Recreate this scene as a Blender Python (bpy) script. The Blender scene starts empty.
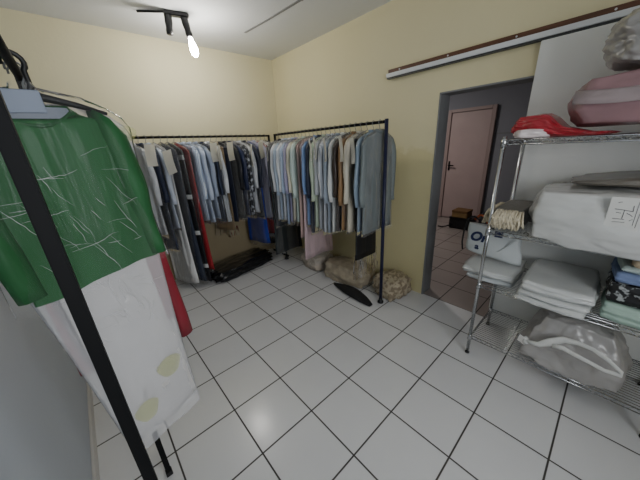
import bpy, bmesh, math, random
from mathutils import Vector, Matrix, noise
PI = math.pi
scene = bpy.context.scene
COL = scene.collection

# ------------------------------------------------------------------ helpers
def lin(h):
    h = h.lstrip('#')
    v = [int(h[i:i+2], 16)/255 for i in (0, 2, 4)]
    return tuple((c/12.92 if c <= .04045 else ((c+.055)/1.055)**2.4) for c in v) + (1,)

def nodes_of(name):
    m = bpy.data.materials.new(name); m.use_nodes = True
    nt = m.node_tree
    return m, nt, nt.nodes['Principled BSDF'], nt.nodes['Material Output']

def mat(name, col, rough=.7, metal=0, coat=0, noise_scale=0, noise_amt=.12, bump=0, bump_scale=20, stretch=(1,1,1), sheen=0, spec=None):
    m, nt, b, out = nodes_of(name)
    c = lin(col)
    b.inputs['Base Color'].default_value = c
    b.inputs['Roughness'].default_value = rough
    b.inputs['Metallic'].default_value = metal
    b.inputs['Coat Weight'].default_value = coat
    b.inputs['Coat Roughness'].default_value = .18
    if spec is not None: b.inputs['Specular IOR Level'].default_value = spec
    if sheen: b.inputs['Sheen Weight'].default_value = sheen
    if noise_scale or bump:
        tc = nt.nodes.new('ShaderNodeTexCoord'); mp = nt.nodes.new('ShaderNodeMapping')
        mp.inputs['Scale'].default_value = stretch
        nt.links.new(tc.outputs['Object'], mp.inputs['Vector'])
    if noise_scale:
        n = nt.nodes.new('ShaderNodeTexNoise'); n.inputs['Scale'].default_value = noise_scale; n.inputs['Detail'].default_value = 4
        nt.links.new(mp.outputs[0], n.inputs['Vector'])
        r = nt.nodes.new('ShaderNodeValToRGB')
        lo = tuple(x*(1-noise_amt) for x in c[:3])+(1,); hi = tuple(min(1, x*(1+noise_amt)) for x in c[:3])+(1,)
        r.color_ramp.elements[0].position = .3; r.color_ramp.elements[1].position = .7
        r.color_ramp.elements[0].color = lo; r.color_ramp.elements[1].color = hi
        nt.links.new(n.outputs[0], r.inputs[0]); nt.links.new(r.outputs[0], b.inputs['Base Color'])
    if bump:
        n2 = nt.nodes.new('ShaderNodeTexNoise'); n2.inputs['Scale'].default_value = bump_scale; n2.inputs['Detail'].default_value = 3
        nt.links.new(mp.outputs[0], n2.inputs['Vector'])
        bp = nt.nodes.new('ShaderNodeBump'); bp.inputs['Strength'].default_value = bump; bp.inputs['Distance'].default_value = .02
        nt.links.new(n2.outputs[0], bp.inputs['Height'])
        nt.links.new(bp.outputs[0], b.inputs['Normal'])
        if coat: nt.links.new(bp.outputs[0], b.inputs['Coat Normal'])
    return m

def plastic(name, col='#ffffff', alpha=.05, milk=.2, scale=12, stretch=(1, 1, .3), rough=.1, bump=.8, gloss=.5, tilt=0, ntype='RIDGED_MULTIFRACTAL'):
    """thin clear film: transparent, milky at creases and grazing angles, with sharp glossy highlights on its wrinkles"""
    m, nt, b, out = nodes_of(name)
    b.inputs['Base Color'].default_value = lin(col); b.inputs['Roughness'].default_value = .5
    b.inputs['Specular IOR Level'].default_value = .3
    tr = nt.nodes.new('ShaderNodeBsdfTransparent'); mx = nt.nodes.new('ShaderNodeMixShader')
    gl = nt.nodes.new('ShaderNodeBsdfGlossy'); gl.inputs['Roughness'].default_value = rough; gl.inputs['Color'].default_value = (1, 1, 1, 1)
    tc = nt.nodes.new('ShaderNodeTexCoord'); mp = nt.nodes.new('ShaderNodeMapping'); mp.inputs['Scale'].default_value = stretch
    mp.inputs['Rotation'].default_value = (0, tilt, 0)
    nt.links.new(tc.outputs['Object'], mp.inputs['Vector'])
    n = nt.nodes.new('ShaderNodeTexNoise'); n.noise_type = ntype; n.inputs['Scale'].default_value = scale; n.inputs['Detail'].default_value = 3
    n.inputs['Distortion'].default_value = .6
    nt.links.new(mp.outputs[0], n.inputs['Vector'])
    bp = nt.nodes.new('ShaderNodeBump'); bp.inputs['Strength'].default_value = bump; bp.inputs['Distance'].default_value = .03
    nt.links.new(n.outputs[0], bp.inputs['Height']); nt.links.new(bp.outputs[0], gl.inputs['Normal'])
    lw = nt.nodes.new('ShaderNodeLayerWeight'); lw.inputs[0].default_value = .3
    mr = nt.nodes.new('ShaderNodeMapRange'); mr.inputs[3].default_value = alpha; mr.inputs[4].default_value = min(1, alpha+milk)
    nt.links.new(lw.outputs['Facing'], mr.inputs[0])
    nt.links.new(mr.outputs[0], mx.inputs[0]); nt.links.new(tr.outputs[0], mx.inputs[1]); nt.links.new(b.outputs[0], mx.inputs[2])
    lf = nt.nodes.new('ShaderNodeLayerWeight'); lf.inputs[0].default_value = gloss; nt.links.new(bp.outputs[0], lf.inputs['Normal'])
    m2 = nt.nodes.new('ShaderNodeMixShader'); nt.links.new(lf.outputs['Fresnel'], m2.inputs[0])
    nt.links.new(mx.outputs[0], m2.inputs[1]); nt.links.new(gl.outputs[0], m2.inputs[2])
    nt.links.new(m2.outputs[0], out.inputs[0])
    return m

def striped(name, c1, c2, period=.02, rough=.75, coat=.15, axis='X', duty=.5):
    m, nt, b, out = nodes_of(name)
    b.inputs['Roughness'].default_value = rough; b.inputs['Coat Weight'].default_value = coat; b.inputs['Coat Roughness'].default_value = .2
    tc = nt.nodes.new('ShaderNodeTexCoord'); sx = nt.nodes.new('ShaderNodeSeparateXYZ')
    nt.links.new(tc.outputs['Object'], sx.inputs[0])
    md = nt.nodes.new('ShaderNodeMath'); md.operation = 'PINGPONG'; md.inputs[1].default_value = period/2
    nt.links.new(sx.outputs[axis], md.inputs[0])
    gt = nt.nodes.new('ShaderNodeMath'); gt.operation = 'GREATER_THAN'; gt.inputs[1].default_value = period/2*duty
    nt.links.new(md.outputs[0], gt.inputs[0])
    mx = nt.nodes.new('ShaderNodeMixRGB'); mx.inputs[1].default_value = lin(c1); mx.inputs[2].default_value = lin(c2)
    nt.links.new(gt.outputs[0], mx.inputs[0]); nt.links.new(mx.outputs[0], b.inputs['Base Color'])
    return m

def blotchy(name, c1, c2, scale=30, thresh=.5, rough=.7, coat=.2):
    m, nt, b, out = nodes_of(name)
    b.inputs['Roughness'].default_value = rough; b.inputs['Coat Weight'].default_value = coat; b.inputs['Coat Roughness'].default_value = .2
    tc = nt.nodes.new('ShaderNodeTexCoord'); n = nt.nodes.new('ShaderNodeTexNoise'); n.inputs['Scale'].default_value = scale; n.inputs['Detail'].default_value = 2
    nt.links.new(tc.outputs['Object'], n.inputs['Vector'])
    r = nt.nodes.new('ShaderNodeValToRGB'); r.color_ramp.elements[0].position = thresh-.04; r.color_ramp.elements[1].position = thresh+.04
    r.color_ramp.elements[0].color = lin(c1); r.color_ramp.elements[1].color = lin(c2)
    nt.links.new(n.outputs[0], r.inputs[0]); nt.links.new(r.outputs[0], b.inputs['Base Color'])
    return m

def tile_mat(name, tile, tile2, grout, size=.35, ox=0, oy=0, gw=.006, rough=.22):
    m, nt, b, out = nodes_of(name)
    g = nt.nodes.new('ShaderNodeNewGeometry'); sx = nt.nodes.new('ShaderNodeSeparateXYZ'); nt.links.new(g.outputs['Position'], sx.inputs[0])
    def M(op, a, v=None):
        k = nt.nodes.new('ShaderNodeMath'); k.operation = op
        if hasattr(a, 'default_value'): nt.links.new(a, k.inputs[0])
        else: k.inputs[0].default_value = a
        if v is not None:
            if hasattr(v, 'default_value'): nt.links.new(v, k.inputs[1])
            else: k.inputs[1].default_value = v
        return k.outputs[0]
    px = M('PINGPONG', M('ADD', sx.outputs['X'], 70*size+ox), size/2)
    py = M('PINGPONG', M('ADD', sx.outputs['Y'], 70*size+oy), size/2)
    d = M('MINIMUM', px, py)
    mr = nt.nodes.new('ShaderNodeMapRange'); mr.inputs[1].default_value = gw*.4; mr.inputs[2].default_value = gw*.7
    nt.links.new(d, mr.inputs[0])
    n = nt.nodes.new('ShaderNodeTexNoise'); n.inputs['Scale'].default_value = 2.2; n.inputs['Detail'].default_value = 6
    nt.links.new(g.outputs['Position'], n.inputs['Vector'])
    ta = nt.nodes.new('ShaderNodeMixRGB'); ta.inputs[1].default_value = lin(tile); ta.inputs[2].default_value = lin(tile2)
    nt.links.new(n.outputs[0], ta.inputs[0])
    mx = nt.nodes.new('ShaderNodeMixRGB'); mx.inputs[1].default_value = lin(grout)
    nt.links.new(mr.outputs[0], mx.inputs[0]); nt.links.new(ta.outputs[0], mx.inputs[2])
    nt.links.new(mx.outputs[0], b.inputs['Base Color'])
    rr = nt.nodes.new('ShaderNodeMapRange'); rr.inputs[3].default_value = .8; rr.inputs[4].default_value = rough
    nt.links.new(mr.outputs[0], rr.inputs[0]); nt.links.new(rr.outputs[0], b.inputs['Roughness'])
    bp = nt.nodes.new('ShaderNodeBump'); bp.inputs['Strength'].default_value = .25; bp.inputs['Distance'].default_value = .004
    nt.links.new(mr.outputs[0], bp.inputs['Height']); nt.links.new(bp.outputs[0], b.inputs['Normal'])
    return m

def wall_mat(name, col, col2, lower_col=None, amt=.5):
    m, nt, b, out = nodes_of(name)
    b.inputs['Roughness'].default_value = .85
    g = nt.nodes.new('ShaderNodeNewGeometry')
    n = nt.nodes.new('ShaderNodeTexNoise'); n.inputs['Scale'].default_value = 1.1; n.inputs['Detail'].default_value = 5
    nt.links.new(g.outputs['Position'], n.inputs['Vector'])
    mx = nt.nodes.new('ShaderNodeMixRGB'); mx.inputs[1].default_value = lin(col); mx.inputs[2].default_value = lin(col2)
    nt.links.new(n.outputs[0], mx.inputs[0]); top = mx.outputs[0]
    if lower_col:      # darker lower wall, ragged edge: an older coat, with garment shade painted in
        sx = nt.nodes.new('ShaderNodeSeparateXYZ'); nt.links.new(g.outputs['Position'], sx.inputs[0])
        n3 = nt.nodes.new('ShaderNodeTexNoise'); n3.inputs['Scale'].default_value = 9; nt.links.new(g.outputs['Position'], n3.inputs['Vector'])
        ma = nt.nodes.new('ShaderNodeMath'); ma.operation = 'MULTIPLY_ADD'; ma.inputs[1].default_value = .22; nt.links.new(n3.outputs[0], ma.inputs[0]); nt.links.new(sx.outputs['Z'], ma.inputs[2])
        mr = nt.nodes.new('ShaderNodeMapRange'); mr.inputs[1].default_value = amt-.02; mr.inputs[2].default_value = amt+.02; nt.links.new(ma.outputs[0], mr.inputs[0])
        m3 = nt.nodes.new('ShaderNodeMixRGB'); m3.inputs[1].default_value = lin(lower_col); nt.links.new(mr.outputs[0], m3.inputs[0]); nt.links.new(top, m3.inputs[2]); top = m3.outputs[0]
    nt.links.new(top, b.inputs['Base Color'])
    n2 = nt.nodes.new('ShaderNodeTexNoise'); n2.inputs['Scale'].default_value = 35; n2.inputs['Detail'].default_value = 3
    nt.links.new(g.outputs['Position'], n2.inputs['Vector'])
    bp = nt.nodes.new('ShaderNodeBump'); bp.inputs['Strength'].default_value = .12; bp.inputs['Distance'].default_value = .01
    nt.links.new(n2.outputs[0], bp.inputs['Height']); nt.links.new(bp.outputs[0], b.inputs['Normal'])
    return m

def link(name, bm, m, parent=None, smooth=True, loc=None, rot=None):
    me = bpy.data.meshes.new(name); bmesh.ops.recalc_face_normals(bm, faces=bm.faces); bm.to_mesh(me); bm.free()
    if smooth:
        for p in me.polygons: p.use_smooth = True
    o = bpy.data.objects.new(name, me); COL.objects.link(o)
    if isinstance(m, (list, tuple)):
        for k in m: me.materials.append(k)
    else: me.materials.append(m)
    if parent: o.parent = parent
    if loc is not None: o.location = loc
    if rot is not None: o.rotation_euler = rot
    return o

def tag(o, label, cat, group=None):
    o['label'] = label; o['category'] = cat
    if group: o['group'] = group
    return o
def empty(name, loc, label, cat, group=None, rot=(0, 0, 0)):
    o = bpy.data.objects.new(name, None); COL.objects.link(o); o.location = loc; o.rotation_euler = rot; o.empty_display_size = .1
    return tag(o, label, cat, group)
def struct(o): o['kind'] = 'structure'; return o

def box(bm, a, b, bevel=0):
    a = Vector(a); b = Vector(b)
    r = bmesh.ops.create_cube(bm, size=1)
    s = b-a
    bmesh.ops.scale(bm, vec=s, verts=r['verts']); bmesh.ops.translate(bm, vec=(a+b)/2, verts=r['verts'])
    if bevel:
        es = list({e for v in r['verts'] for e in v.link_edges})
        bmesh.ops.bevel(bm, geom=es, offset=bevel, segments=2, affect='EDGES')
    return bm

def tube(bm, pts, rad, seg=8, closed=False, flat=1.0, up=None):
    pts = [Vector(p) for p in pts]; n = len(pts); rings = []
    nrm = None
    for i, p in enumerate(pts):
        if closed: t = pts[(i+1) % n]-pts[i-1]
        else: t = pts[min(i+1, n-1)]-pts[max(i-1, 0)]
        t.normalize()
        if nrm is None:
            ref = Vector(up) if up else (Vector((0, 0, 1)) if abs(t.z) < .9 else Vector((1, 0, 0)))
            nrm = (ref-t*ref.dot(t)).normalized()
        else: nrm = (nrm-t*nrm.dot(t)).normalized()
        bi = t.cross(nrm); r = rad[i] if isinstance(rad, (list, tuple)) else rad
        rings.append([bm.verts.new(p+(nrm*math.cos(a)*flat+bi*math.sin(a))*r) for a in [2*PI*k/seg for k in range(seg)]])
    m = n if closed else n-1
    for i in range(m):
        A, B = rings[i], rings[(i+1) % n]
        for k in range(seg): bm.faces.new((A[k], A[(k+1) % seg], B[(k+1) % seg], B[k]))
    if not closed:
        bm.faces.new(rings[0][::-1]); bm.faces.new(rings[-1])
    return bm

def lathe(bm, prof, seg=16, M=None):
    rings = []
    for r, z in prof:
        rings.append([bm.verts.new((r*math.cos(2*PI*k/seg), r*math.sin(2*PI*k/seg), z)) for k in range(seg)])
    for i in range(len(prof)-1):
        for k in range(seg): bm.faces.new((rings[i][k], rings[i][(k+1) % seg], rings[i+1][(k+1) % seg], rings[i+1][k]))
    bm.faces.new(rings[0][::-1]); bm.faces.new(rings[-1])
    if M: bmesh.ops.transform(bm, matrix=M, verts=[v for r in rings for v in r])
    return bm

def loft(bm, rings, cap0=True, cap1=True):
    R = [[bm.verts.new(p) for p in r] for r in rings]; n = len(R[0])
    for i in range(len(R)-1):
        for k in range(n): bm.faces.new((R[i][k], R[i][(k+1) % n], R[i+1][(k+1) % n], R[i+1][k]))
    if cap0: bm.faces.new(R[0][::-1])
    if cap1: bm.faces.new(R[-1])
    return bm

def rnoise(p, s, seed): return noise.noise(Vector((p[0]*s+seed*7.31, p[1]*s-seed*3.17, p[2]*s+seed*1.7)))

def package(size, seed=0, power=.45, amp=.05, nscale=5, levels=4, flat_bottom=True, crease=0, taper=0):
    """soft, lumpy rounded block centred on x,y with its base at z=0"""
    bm = bmesh.new(); bmesh.ops.create_cube(bm, size=2)
    bmesh.ops.subdivide_edges(bm, edges=bm.edges[:], cuts=2**levels-1, use_grid_fill=True)
    sx, sy, sz = size
    for v in bm.verts:
        d = v.co.copy(); L = max(abs(d.x), abs(d.y), abs(d.z)); n = d.normalized()
        # blend between cube and sphere
        p = d.lerp(n*1.05, power)
        q = noise.noise(n*nscale*.6+Vector((seed*3.1, seed, -seed*2))) + .5*noise.noise(n*nscale*1.7+Vector((seed, 5, 2)))
        c = 0
        if crease:
            c = -crease*abs(noise.noise(n*nscale*1.2+Vector((seed*1.3, 9, 4))))**.5*.6
        p = p*(1+amp*q+c)
        x, y, z = p.x*sx/2, p.y*sy/2, p.z*sz/2
        if taper: k = 1-taper*(z/sz+.5); x *= k; y *= k
        if flat_bottom: z = max(z, -sz*.46)
        v.co = (x, y, z+sz*.46 if flat_bottom else z+sz/2)
    return bm

# ------------------------------------------------------------------ materials
M = {}
M['cream'] = wall_mat('cream paint', '#e0d9b9', '#d9d1ab', '#a8997a', 1.50)  # lower colour also holds the shade behind and under the hung clothes
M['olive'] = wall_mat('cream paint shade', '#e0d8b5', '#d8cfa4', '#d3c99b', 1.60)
M['leftwall'] = wall_mat('pale blue grey paint', '#bcc2c9', '#b2b8c0')
M['ceil'] = wall_mat('ceiling paint', '#e0e2e3', '#d9dbdc')
M['hallwall'] = wall_mat('hall grey paint', '#8b8d94', '#818389')
M['jamb'] = wall_mat('grey jamb paint', '#858688', '#7a7c7e')
M['floor'] = tile_mat('white floor tile', '#dcdcdc', '#cfcfd0', '#3f3b38', gw=.008, rough=.2)
M['hallfloor'] = tile_mat('hall floor tile', '#9b918b', '#8c837e', '#332d2b', gw=.008, rough=.3)
M['wood'] = mat('brown stained board', '#5e3c28', .5, noise_scale=8, noise_amt=.25, stretch=(12, .6, 12))
M['alu'] = mat('white aluminium track', '#d9dcdd', .35)
M['aludark'] = mat('dark track groove', '#3c3f40', .5)
M['panel'] = mat('white door panel', '#e8e9e5', .5, noise_scale=1, noise_amt=.03)
M['pinkdoor'] = mat('dusty pink door paint', '#b09c98', .55, noise_scale=3, noise_amt=.05)
M['pinkframe'] = mat('door frame paint', '#a08d88', .55)
M['seam'] = mat('ceiling seam filler', '#8f9090', .9)
M['black'] = mat('black painted steel', '#08090b', .6, spec=.2)
M['blackmat'] = mat('black plastic', '#101012', .45)
M['navy'] = mat('navy blue painted steel', '#151a3c', .35)
M['chrome'] = mat('chromed wire', '#c4c6c8', .22, metal=1)
M['steelhook'] = mat('coated hanger wire', '#77787a', .4)
M['paper'] = mat('white paper', '#f0efea', .8)
M['paperb'] = mat('pale blue card', '#8791a3', .6)
def paper_mat(name, col):
    m, nt, b, out = nodes_of(name); b.inputs['Base Color'].default_value = lin(col); b.inputs['Roughness'].default_value = .8
    t = nt.nodes.new('ShaderNodeBsdfTranslucent'); t.inputs[0].default_value = lin(col); mx = nt.nodes.new('ShaderNodeMixShader'); mx.inputs[0].default_value = .6
    nt.links.new(b.outputs[0], mx.inputs[1]); nt.links.new(t.outputs[0], mx.inputs[2]); nt.links.new(mx.outputs[0], out.inputs[0]); return m
M['tag'] = paper_mat('thin ticket paper', '#f2f1ec')
M['ink'] = mat('ink', '#2a2a30', .8)
M['film'] = plastic('clear garment film', alpha=.04, milk=.2, scale=12, stretch=(2, 2, .3), gloss=.3, rough=.13)
M['filmmilk'] = plastic('milky garment film', '#f2f2f5', alpha=.26, milk=.35, scale=9, stretch=(1.3, 1.3, .8), gloss=.25)
M['filmgreen'] = plastic('wrinkled clear film', '#ffffff', alpha=.012, milk=.10, scale=6, stretch=(2.4, 1, .3), rough=.09, bump=.9, gloss=.12, tilt=.5, ntype='FBM')
M['filmblack'] = mat('black plastic sheeting', '#1b1c20', .25, coat=.6, bump=.6, bump_scale=9)
M['baseboard'] = mat('white skirting', '#c9c7c2', .5)

def cloth(name, col, coat=.3, k=.16, rough=.7):
    return mat(name, col, rough, coat=coat, noise_scale=7, noise_amt=k, bump=.35, bump_scale=9, stretch=(2.2, 2.2, .35))

# ------------------------------------------------------------------ room shell
X0, X1, Y1, Y0, ZC = -.69, 2.08, 1.24, -3.45, 2.735
WT = .17
DL, DR, DH = -1.218, -2.10, 1.94      # doorway: left jamb, right jamb, head
HX = 5.32
bm = bmesh.new(); box(bm, (X0-.12, Y0-.12, -.1), (X1+.02, Y1+.12, 0)); struct(link('floor', bm, M['floor'], smooth=False))
bm = bmesh.new(); box(bm, (X1+.02, -3.4, -.1), (HX+.12, 1.5, -.002)); struct(link('floor', bm, M['hallfloor'], smooth=False))
bm = bmesh.new(); box(bm, (X0-.12, Y0-.12, ZC), (X1+WT, Y1+.12, ZC+.1)); struct(link('ceiling', bm, M['ceil'], smooth=False))
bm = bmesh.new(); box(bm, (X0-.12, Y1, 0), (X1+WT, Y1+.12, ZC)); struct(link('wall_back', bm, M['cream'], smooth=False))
bm = bmesh.new(); box(bm, (X0-.12, Y0, 0), (X0, Y1, ZC)); struct(link('wall_left', bm, M['leftwall'], smooth=False))
bm = bmesh.new()
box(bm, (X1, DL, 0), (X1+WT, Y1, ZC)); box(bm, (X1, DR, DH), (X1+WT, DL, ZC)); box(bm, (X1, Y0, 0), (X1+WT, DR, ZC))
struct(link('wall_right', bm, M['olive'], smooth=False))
# wall behind the camera, with a window opening
wx0, wx1, wz0, wz1 = -.45, .75, .95, 2.15
bm = bmesh.new()
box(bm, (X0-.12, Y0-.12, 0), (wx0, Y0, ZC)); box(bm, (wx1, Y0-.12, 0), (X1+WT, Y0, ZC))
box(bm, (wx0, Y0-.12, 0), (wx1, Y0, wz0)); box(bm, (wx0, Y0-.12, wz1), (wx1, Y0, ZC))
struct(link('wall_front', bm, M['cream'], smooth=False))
bm = bmesh.new()
for a, b in (((wx0, wz0), (wx0+.05, wz1)), ((wx1-.05, wz0), (wx1, wz1)), ((wx0+.05, wz0), (wx1-.05, wz0+.05)), ((wx0+.05, wz1-.05), (wx1-.05, wz1)), ((.13, wz0+.05), (.17, wz1-.05))):
    box(bm, (a[0], Y0-.08, a[1]), (b[0], Y0-.03, b[1]))
struct(link('window_1', bm, M['alu'], smooth=False))

# grey lining of the doorway
bm = bmesh.new()
box(bm, (X1-.004, DL-.012, 0), (X1+WT+.004, DL, DH)); box(bm, (X1-.004, DR, DH-.012), (X1+WT+.004, DL, DH))
struct(link('trim_1', bm, M['jamb'], smooth=False))
# hall
bm = bmesh.new(); box(bm, (HX, -3.4, 0), (HX+.12, 1.5, 2.9)); struct(link('wall_hall_end', bm, M['hallwall'], smooth=False))
bm = bmesh.new(); box(bm, (X1+WT, 1.36, 0), (HX, 1.5, 2.9)); struct(link('wall_hall_left', bm, M['hallwall'], smooth=False))
bm = bmesh.new(); box(bm, (X1+WT, -3.4, 0), (HX, -3.28, 2.9)); struct(link('wall_hall_right', bm, M['hallwall'], smooth=False))
bm = bmesh.new(); box(bm, (X1+WT, -3.4, 2.75), (HX+.12, 1.5, 2.9)); struct(link('ceiling', bm, M['ceil'], smooth=False))
bm = bmesh.new(); box(bm, (X1+WT, DL, 0), (X1+WT+.004, 1.36, 2.75)); box(bm, (X1+WT, -3.28, 0), (X1+WT+.004, DR, 2.75)); box(bm, (X1+WT, DR, DH), (X1+WT+.004, DL, 2.75))
struct(link('wall_hall_front', bm, M['hallwall'], smooth=False))
bm = bmesh.new(); box(bm, (HX-.006, -3.28, 1.62), (HX, -.72, 1.64)); struct(link('trim_2', bm, M['jamb'], smooth=False))
# pink hall door
d = struct(bpy.data.objects.new('door_2', None)); COL.objects.link(d); d.location = (HX, -.32, 0)
bm = bmesh.new(); box(bm, (-.035, -.35, .01), (0, .33, 2.04), .004); link('door_leaf', bm, M['pinkdoor'], d, False)
bm = bmesh.new()
box(bm, (-.06, .335, 0), (0, .40, 2.10), .005); box(bm, (-.06, -.42, 0), (0, -.355, 2.10), .005); box(bm, (-.06, -.355, 2.045), (0, .335, 2.10), .005)
link('door_frame', bm, M['pinkframe'], d, False)
bm = bmesh.new(); box(bm, (-.045, .27, .98), (-.035, .30, 1.16), .003); tube(bm, [(-.04, .285, 1.08), (-.085, .285, 1.08), (-.09, .27, 1.08), (-.09, .18, 1.075)], .011)
link('door_handle', bm, M['black'], d)
# hall skirting: worn dark red line at the foot of the far wall
bm = bmesh.new(); box(bm, (HX-.012, -3.28, 0), (HX, -.74, .07)); box(bm, (HX-.012, .08, 0), (HX, 1.36, .07))
struct(link('baseboard_hall', bm, mat('worn dark red skirting', '#5a3f3d', .7, noise_scale=12, noise_amt=.4), smooth=False))
bm = bmesh.new(); box(bm, (X0, Y0, 0), (X0+.014, Y1, .075), .004); struct(link('baseboard_left', bm, M['baseboard'], smooth=False))
# ceiling seam
bm = bmesh.new()
pts = [(1.435, -3.4), (1.425, -1.2), (1.42, -.25), (1.385, .2), (1.345, .6)]
for i in range(len(pts)-1):
    a = Vector((*pts[i], 0)); b = Vector((*pts[i+1], 0)); w = .014 if i > 1 else .02
    vs = [bm.verts.new((q.x+s*w, q.y, z)) for z in (ZC-.004, ZC) for q, s in ((a, -1), (a, 1), (b, 1), (b, -1))]
    for f in ((0, 1, 2, 3), (7, 6, 5, 4), (0, 4, 5, 1), (1, 5, 6, 2), (2, 6, 7, 3), (3, 7, 4, 0)): bm.faces.new([vs[k] for k in f])
struct(link('trim_3', bm, M['seam'], smooth=False))
# sliding door panel + track
pd = struct(bpy.data.objects.new('door_1', None)); COL.objects.link(pd); pd.location = (2.045, -2.45, 0)
bm = bmesh.new(); box(bm, (-.017, -.62, .015), (.017, .588, 2.122), .003); link('door_leaf', bm, M['panel'], pd, False)
tk = struct(bpy.data.objects.new('trim_4', None)); COL.objects.link(tk); tk.location = (X1, -.717, 2.17)
bm = bmesh.new(); box(bm, (-.03, -2.55, .0), (0, 0, .035), .002); link('wood_board', bm, M['wood'], tk, False)
bm = bmesh.new(); box(bm, (-.06, -2.55, -.033), (0, 0, -.001), .002); link('track', bm, M['alu'], tk, False)
bm = bmesh.new(); box(bm, (-.052, -2.55, -.044), (-.012, -.002, -.034)); link('track_groove', bm, M['aludark'], tk, False)
bm = bmesh.new()
for y in (-.12, -.55, -1.0, -1.45): tube(bm, [(-.034, y, .018), (-.029, y, .018)], .006, 8)
link('screw', bm, M['alu'], tk)

# ------------------------------------------------------------------ ceiling lamp
lamp = empty('ceiling_lamp', (.655, .545, ZC), 'black twin socket ceiling lamp with one glowing bulb', 'lamp')
bm = bmesh.new(); box(bm, (-.10, -.03, -.035), (.10, .03, 0), .008); link('mounting_plate', bm, M['blackmat'], lamp, False, rot=(0, 0, -.25))
def rotTo(p, d):
    q = Vector((0, 0, 1)).rotation_difference(Vector(d)); return Matrix.Translation(p) @ q.to_matrix().to_4x4()
for px, dr in ((-.065, (-.10, .0, -1)), (.055, (.16, -.02, -1))):
    bm = bmesh.new(); lathe(bm, [(.02, 0), (.03, .012), (.031, .06), (.026, .10), (.029, .125), (.027, .15), (.018, .153)], 16, rotTo((px, -.25*px, -.025), dr))
    link('socket', bm, M['blackmat'], lamp)
em, nt, b, out = nodes_of('glowing bulb glass')
b.inputs['Base Color'].default_value = (1, 1, 1, 1); b.inputs['Emission Color'].default_value = (1, .96, .89, 1); b.inputs['Emission Strength'].default_value = 165
dv = Vector((.16, -.02, -1)).normalized(); st = Vector((.055, -.014, -.025))+dv*.15
bm = bmesh.new(); lathe(bm, [(.013, 0), (.017, .02), (.026, .05), (.033, .085), (.034, .11), (.028, .135), (.015, .152), (.004, .157)], 16, rotTo(st, dv))
link('bulb', bm, em, lamp)
bm = bmesh.new(); tube(bm, [(-.09, .02, -.012), (-.14, .055, -.012), (-.2, .10, -.009), (-.27, .15, -.008)], .009, 6); link('cable', bm, M['blackmat'], lamp)

# ------------------------------------------------------------------ garments
def body_rings(hw, th, z0, z1, seed, neck=.055, flare=1.0, slope=.07, amp=.012, nseg=30, nr=22, tm=.35):
    """rings from neck (z0) to hem (z1); x = width, y = thickness"""
    rings = []; sh = slope
    prof = [(0, neck, .55), (.012, neck*1.25, .7), (sh*.35, hw*.52, .8), (sh*.7, hw*.80, .85), (sh, hw*.94, .9), (sh+.03, hw, 1)]
    L = z0-z1
    n2 = nr-len(prof)
    for k in range(1, n2+1):
        t = k/n2; prof.append((sh+.03+(L-sh-.03)*t, hw*(1+(flare-1)*t-.05*math.sin(PI*t)), 1+.15*t))
    rnd = random.Random(seed); ph = [rnd.uniform(0, 6.28) for _ in range(5)]; f1 = rnd.uniform(16, 24); f2 = rnd.uniform(34, 50)
    for dz, w, tk in prof:
        r = []
        g = min(1, dz/max(L, .01)*1.6)
        for k in range(nseg):
            a = 2*PI*k/nseg; c, s = math.cos(a), math.sin(a)
            x = w*abs(c)**.8*(1 if c >= 0 else -1); y = th*tk*abs(s)**.7*(1 if s >= 0 else -1)
            fold = g*amp*(math.sin(x*f1+ph[0]+dz*2.2)+.6*math.sin(x*f2+ph[1]-dz*3))
            th_f = 1+tm*g*math.sin(x*f2*1.2+ph[2]+dz*4)
            zz = z0-dz
            if dz > L*.9: zz += .012*math.sin(x*14+ph[3])
            r.append((x, y*th_f+fold, zz))
        rings.append(r)
    return rings

def sleeve_bm(side, hw, th, z0, L, seed, r0=.062, r1=.042, spread=.03, ythick=.55, fy=0):
    rnd = random.Random(seed+side); ph = rnd.uniform(0, 6); bm = bmesh.new(); rings = []
    n = 11
    for i in range(n):
        t = i/(n-1)
        x = side*(hw*.90+spread*min(1, t*2.2)+.004*math.sin(6*t+ph)); z = z0+.015-t*L
        r = r0*(1-t)+r1*t; y = fy*t+.004*math.sin(9*t+ph)
        if i == 0: r *= .75
        ring = []
        for k in range(12):
            a = 2*PI*k/12
            rr = r*(1+.12*math.sin(3*a+ph+t*5))
            ring.append((x+rr*math.cos(a)*.62, y+min(th*1.3, rr*ythick)*math.sin(a)*(1+.15*math.sin(t*14+ph)), z+(.03*(-side*math.cos(a)) if i == 0 else 0)))
        rings.append(ring)
    loft(bm, rings); return bm

def hanger_bm(hw, drop=.055, r=.0026, hook_r=.0185):
    bm = bmesh.new(); pts = []
    for k in range(9):
        a = PI*1.05-k/8*PI*1.25; pts.append((hook_r*math.cos(a), 0, hook_r*math.sin(a)+.001))
    pts = pts+[(.003, 0, -.032), (0, 0, -.05)]
    tube(bm, pts, r, 6)
    s = .075+drop
    tube(bm, [(0, 0, -.05), (hw*.5, 0, -.05-drop*.5), (hw*.95, 0, -s), (hw*.85, 0, -s-.012), (0, 0, -s-.012), (-hw*.85, 0, -s-.012), (-hw*.95, 0, -s), (-hw*.5, 0, -.05-drop*.5)], r, 6, closed=True)
    return bm

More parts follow.
